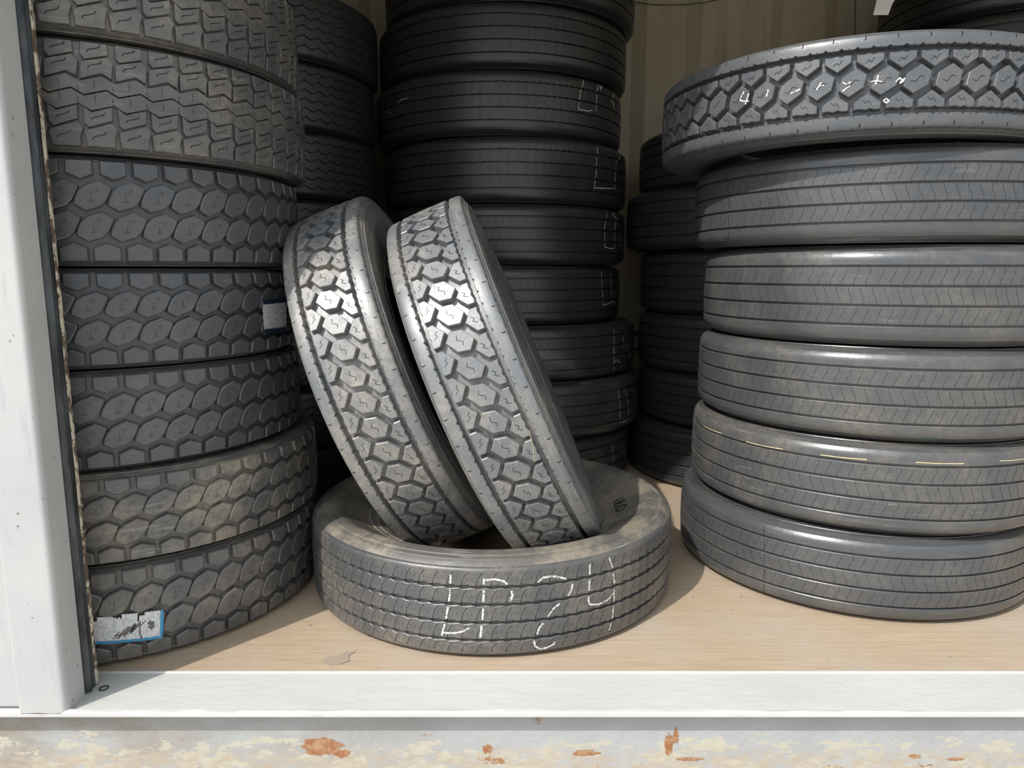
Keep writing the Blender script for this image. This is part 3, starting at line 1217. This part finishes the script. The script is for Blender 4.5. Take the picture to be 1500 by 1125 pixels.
# ---- two leaning drive tyres
TA = tire('drive', (-0.331, 2.180, .588), .530, .232, 0.0, 'drive truck tire leaning at left of the pair, wedged in the lying tire', 'pair of leaning drive tires', axis=(1, -.027, .395), dust=.42, lit_tone=2.3, gloss=.06, align=(478, 440, 0, 50))  # rubber colour lightened to stand in for broad sun glare
TB = tire('drive', (-0.0345, 2.065, .590), .520, .232, 0.7, 'drive truck tire leaning at right of the pair, wedged in the lying tire', 'pair of leaning drive tires', axis=(1, -.028, .427), dust=.42, lit_tone=2.3, gloss=.06, align=(647, 426, 0, 50))  # same painted glare in the rubber colour
marks(TB, 'chalk_mark', [[(775, 630), (781, 655), (783, 676)]], M['yellow'], .0012)

# chalk digits on the top tyre's centre blocks
z5 = lambda *pts: [(1060 + a / 5, 60 + b / 5) for a, b in pts]
marks(top, 'chalk_character', [
    z5((150, 370), (135, 400), (120, 435)), z5((120, 435), (150, 442), (185, 440)), z5((185, 385), (172, 425), (160, 465)),
    None, z5((330, 350), (322, 380), (314, 408)), None, z5((490, 385), (520, 372), (560, 352)), None, z5((715, 305), (700, 330), (680, 360)), z5((700, 330), (735, 325)),
    None, z5((870, 300), (900, 320), (930, 300)), z5((870, 370), (900, 345), (925, 330)), None, z5((1080, 300), (1120, 290), (1160, 300)), z5((1130, 250), (1125, 285), (1110, 320)),
    None, z5((1260, 300), (1290, 270), (1310, 285), (1290, 310)), z5((1290, 310), (1310, 300), (1325, 270)),
    None, z5((1170, 440), (1190, 420), (1210, 440), (1190, 455), (1172, 440))], M['chalk'], .0034, 'white chalk digit')

# labels on the left stack
holes = set()
for i in range(40):
    for j in range(20):
        a, b = (i + .5) / 40, (j + .5) / 20
        jag = .035 * math.sin(i * 2.3 + j * 1.7)
        if ((a - .50 + (b - .58) * .35) / .13) ** 2 + ((b - .58 + (a - .5) * .9) / .13) ** 2 < 1 + jag * 12:
            holes.add((i, j))
        if ((a - .83) / .045) ** 2 + ((b - .46) / .16) ** 2 < 1 + jag * 8:
            holes.add((i, j))
        if abs(a - .66 - (b - .5) * .05) < .012 or (b < .12 + jag and .27 < a < .40) or (b < .10 and .66 < a < .72) or (a < .04 and b < .2) or (b < .07 and a < .27):
            holes.add((i, j))
p6 = patch(left[0], 'paper_label', [(137, 902), (239, 893), (237, 934), (138, 943)], M['paper'], n=(40, 20), lift=.0022, cut=holes, label='torn white paper label with blue edge', wob=.0002)
patch(left[0], 'label_edge', [(138, 939), (237, 930.5), (237, 934), (138, 943)], M['blue'], n=(12, 1), lift=.0036, parent=p6, label='blue printed edge')
patch(left[0], 'label_edge', [(235.5, 893), (239, 893), (238, 932), (234.5, 932)], M['blue'], n=(1, 6), lift=.0036, parent=p6, label='blue printed edge')
p3 = patch(left[3], 'paper_label', [(384, 443), (418, 441), (418, 483), (386, 485)], M['paper'], n=(8, 8), lift=.0022, label='white paper label with navy edges')
patch(left[3], 'label_edge', [(384, 440), (418, 436), (418, 443), (384, 446)], M['navy'], n=(6, 1), lift=.0036, parent=p3, label='dark blue printed edge')
patch(left[3], 'label_edge', [(386, 482), (418, 479), (418, 486), (386, 489)], M['navy'], n=(6, 1), lift=.0036, parent=p3, label='dark blue printed edge')


# ------------------------------------------------------------------ small things
def tagged(o, label, cat):
    o['label'] = label
    o['category'] = cat
    return o


def on_plane(px, py, z):
    d = pix_dir(px, py)
    t = (z - CAM_H) / d.z
    return Vector((0, 0, CAM_H)) + d * t


c = on_plane(152, 1008, 0.003)
vs, fs = tube([(c.x + .0085 * math.cos(a * PI / 10), c.y + .0085 * math.sin(a * PI / 10), 0.0032) for a in range(20)], .0016, 8, True)
tagged(mesh_obj('steel_ring', vs, fs, M['steel'], None, 60), 'small dark steel ring on the sill at the foot of the left post', 'ring')

# lifted veneer flake
out = [(470, 970), (480, 963), (497, 960), (508, 955), (521, 955), (510, 961), (512, 968), (500, 973), (484, 975)]
pts = [on_plane(a, b, .001) for a, b in out]
vs = [(p.x, p.y, .0003) for p in pts] + [(p.x, p.y, .0022) for p in pts]
k = len(pts)
fs = [(i, (i + 1) % k, k + (i + 1) % k, k + i) for i in range(k)] + [tuple(range(k, 2 * k)), tuple(range(k - 1, -1, -1))]
tagged(mesh_obj('veneer_flake', vs, fs, M['veneer']), 'greyish wood veneer flake on the plywood near the sill, left of the lying tire', 'wood chip')

# lashing ring on the back wall between the two rear stacks
d = pix_dir(930, 497)
t = (Y_B - 0.012) / d.y
c = Vector((0, 0, CAM_H)) + d * t
root = bpy.data.objects.new('lashing_ring', None)
root.location = (c.x, Y_B, c.z)
col.objects.link(root)
tagged(root, 'dark steel lashing ring on the back wall between the centre and right rear stacks', 'lashing ring')
vs, fs = tube([(.03 * math.cos(a * PI / 12), -.022, .045 * math.sin(a * PI / 12) - .01) for a in range(24)], .006, 8, True)
mesh_obj('ring', vs, fs, M['steel'], root, 60)
vs, fs = [], []
box(vs, fs, -.02, .02, -.034, .002, .024, .044)
mesh_obj('bracket', vs, fs, M['steel'], root)

# thin wire along the back wall and a hanging cord
def wall_path(px):
    out = []
    for a, b in px:
        d = pix_dir(a, b)
        t = (Y_B - 0.006) / d.y
        out.append(Vector((0, 0, CAM_H)) + d * t)
    return out


vs, fs = tube(wall_path([(905, -6), (932, 3), (960, 7), (1000, 7), (1030, 4), (1060, -2), (1110, -14)]), .0022, 6)
tagged(mesh_obj('wire', vs, fs, M['steel'], None, 60), 'thin dark wire sagging along the top of the back wall', 'wire')
vs, fs = tube(wall_path([(1253, -20), (1253, 20), (1252, 60), (1251, 160), (1250, 300)]), .0022, 6)
tagged(mesh_obj('cord', vs, fs, M['steel'], None, 60), 'thin dark cord hanging straight down the back wall behind the top right tire', 'cord')

# rust patches standing proud of the rail
def rail_patch(cx, cy, w_, h_, seed):
    rnd = random.Random(seed)
    d = pix_dir(cx, cy)
    t = 1.3936 / d.y
    c = Vector((0, 0, CAM_H)) + d * t
    s = 1.3936 / FPX / .91
    pts = []
    for i in range(26):
        a = 2 * PI * i / 26
        r = rnd.uniform(.72, 1.15)
        pts.append((c.x + w_ / 2 * s * math.cos(a) * r, c.z + h_ / 2 * s * 1.1 * math.sin(a) * r))
    return pts


vs, fs = [], []
for i, a in enumerate(((472, 1093, 62, 26), (714, 1097, 16, 14), (858, 1103, 40, 10), (980, 1090, 14, 34), (990, 1078, 9, 24), (500, 1104, 26, 12), (1010, 1112, 40, 6), (1400, 1112, 30, 5), (1340, 1108, 20, 7))):
    pts = rail_patch(*a, i)
    b = len(vs)
    vs += [(x, 1.3934, z) for x, z in pts] + [(sum(p[0] for p in pts) / 26, 1.3931, sum(p[1] for p in pts) / 26)]
    fs += [(b + j, b + (j + 1) % 26, b + 26) for j in range(26)]
struct('trim_7', vs, fs, M['rust'])
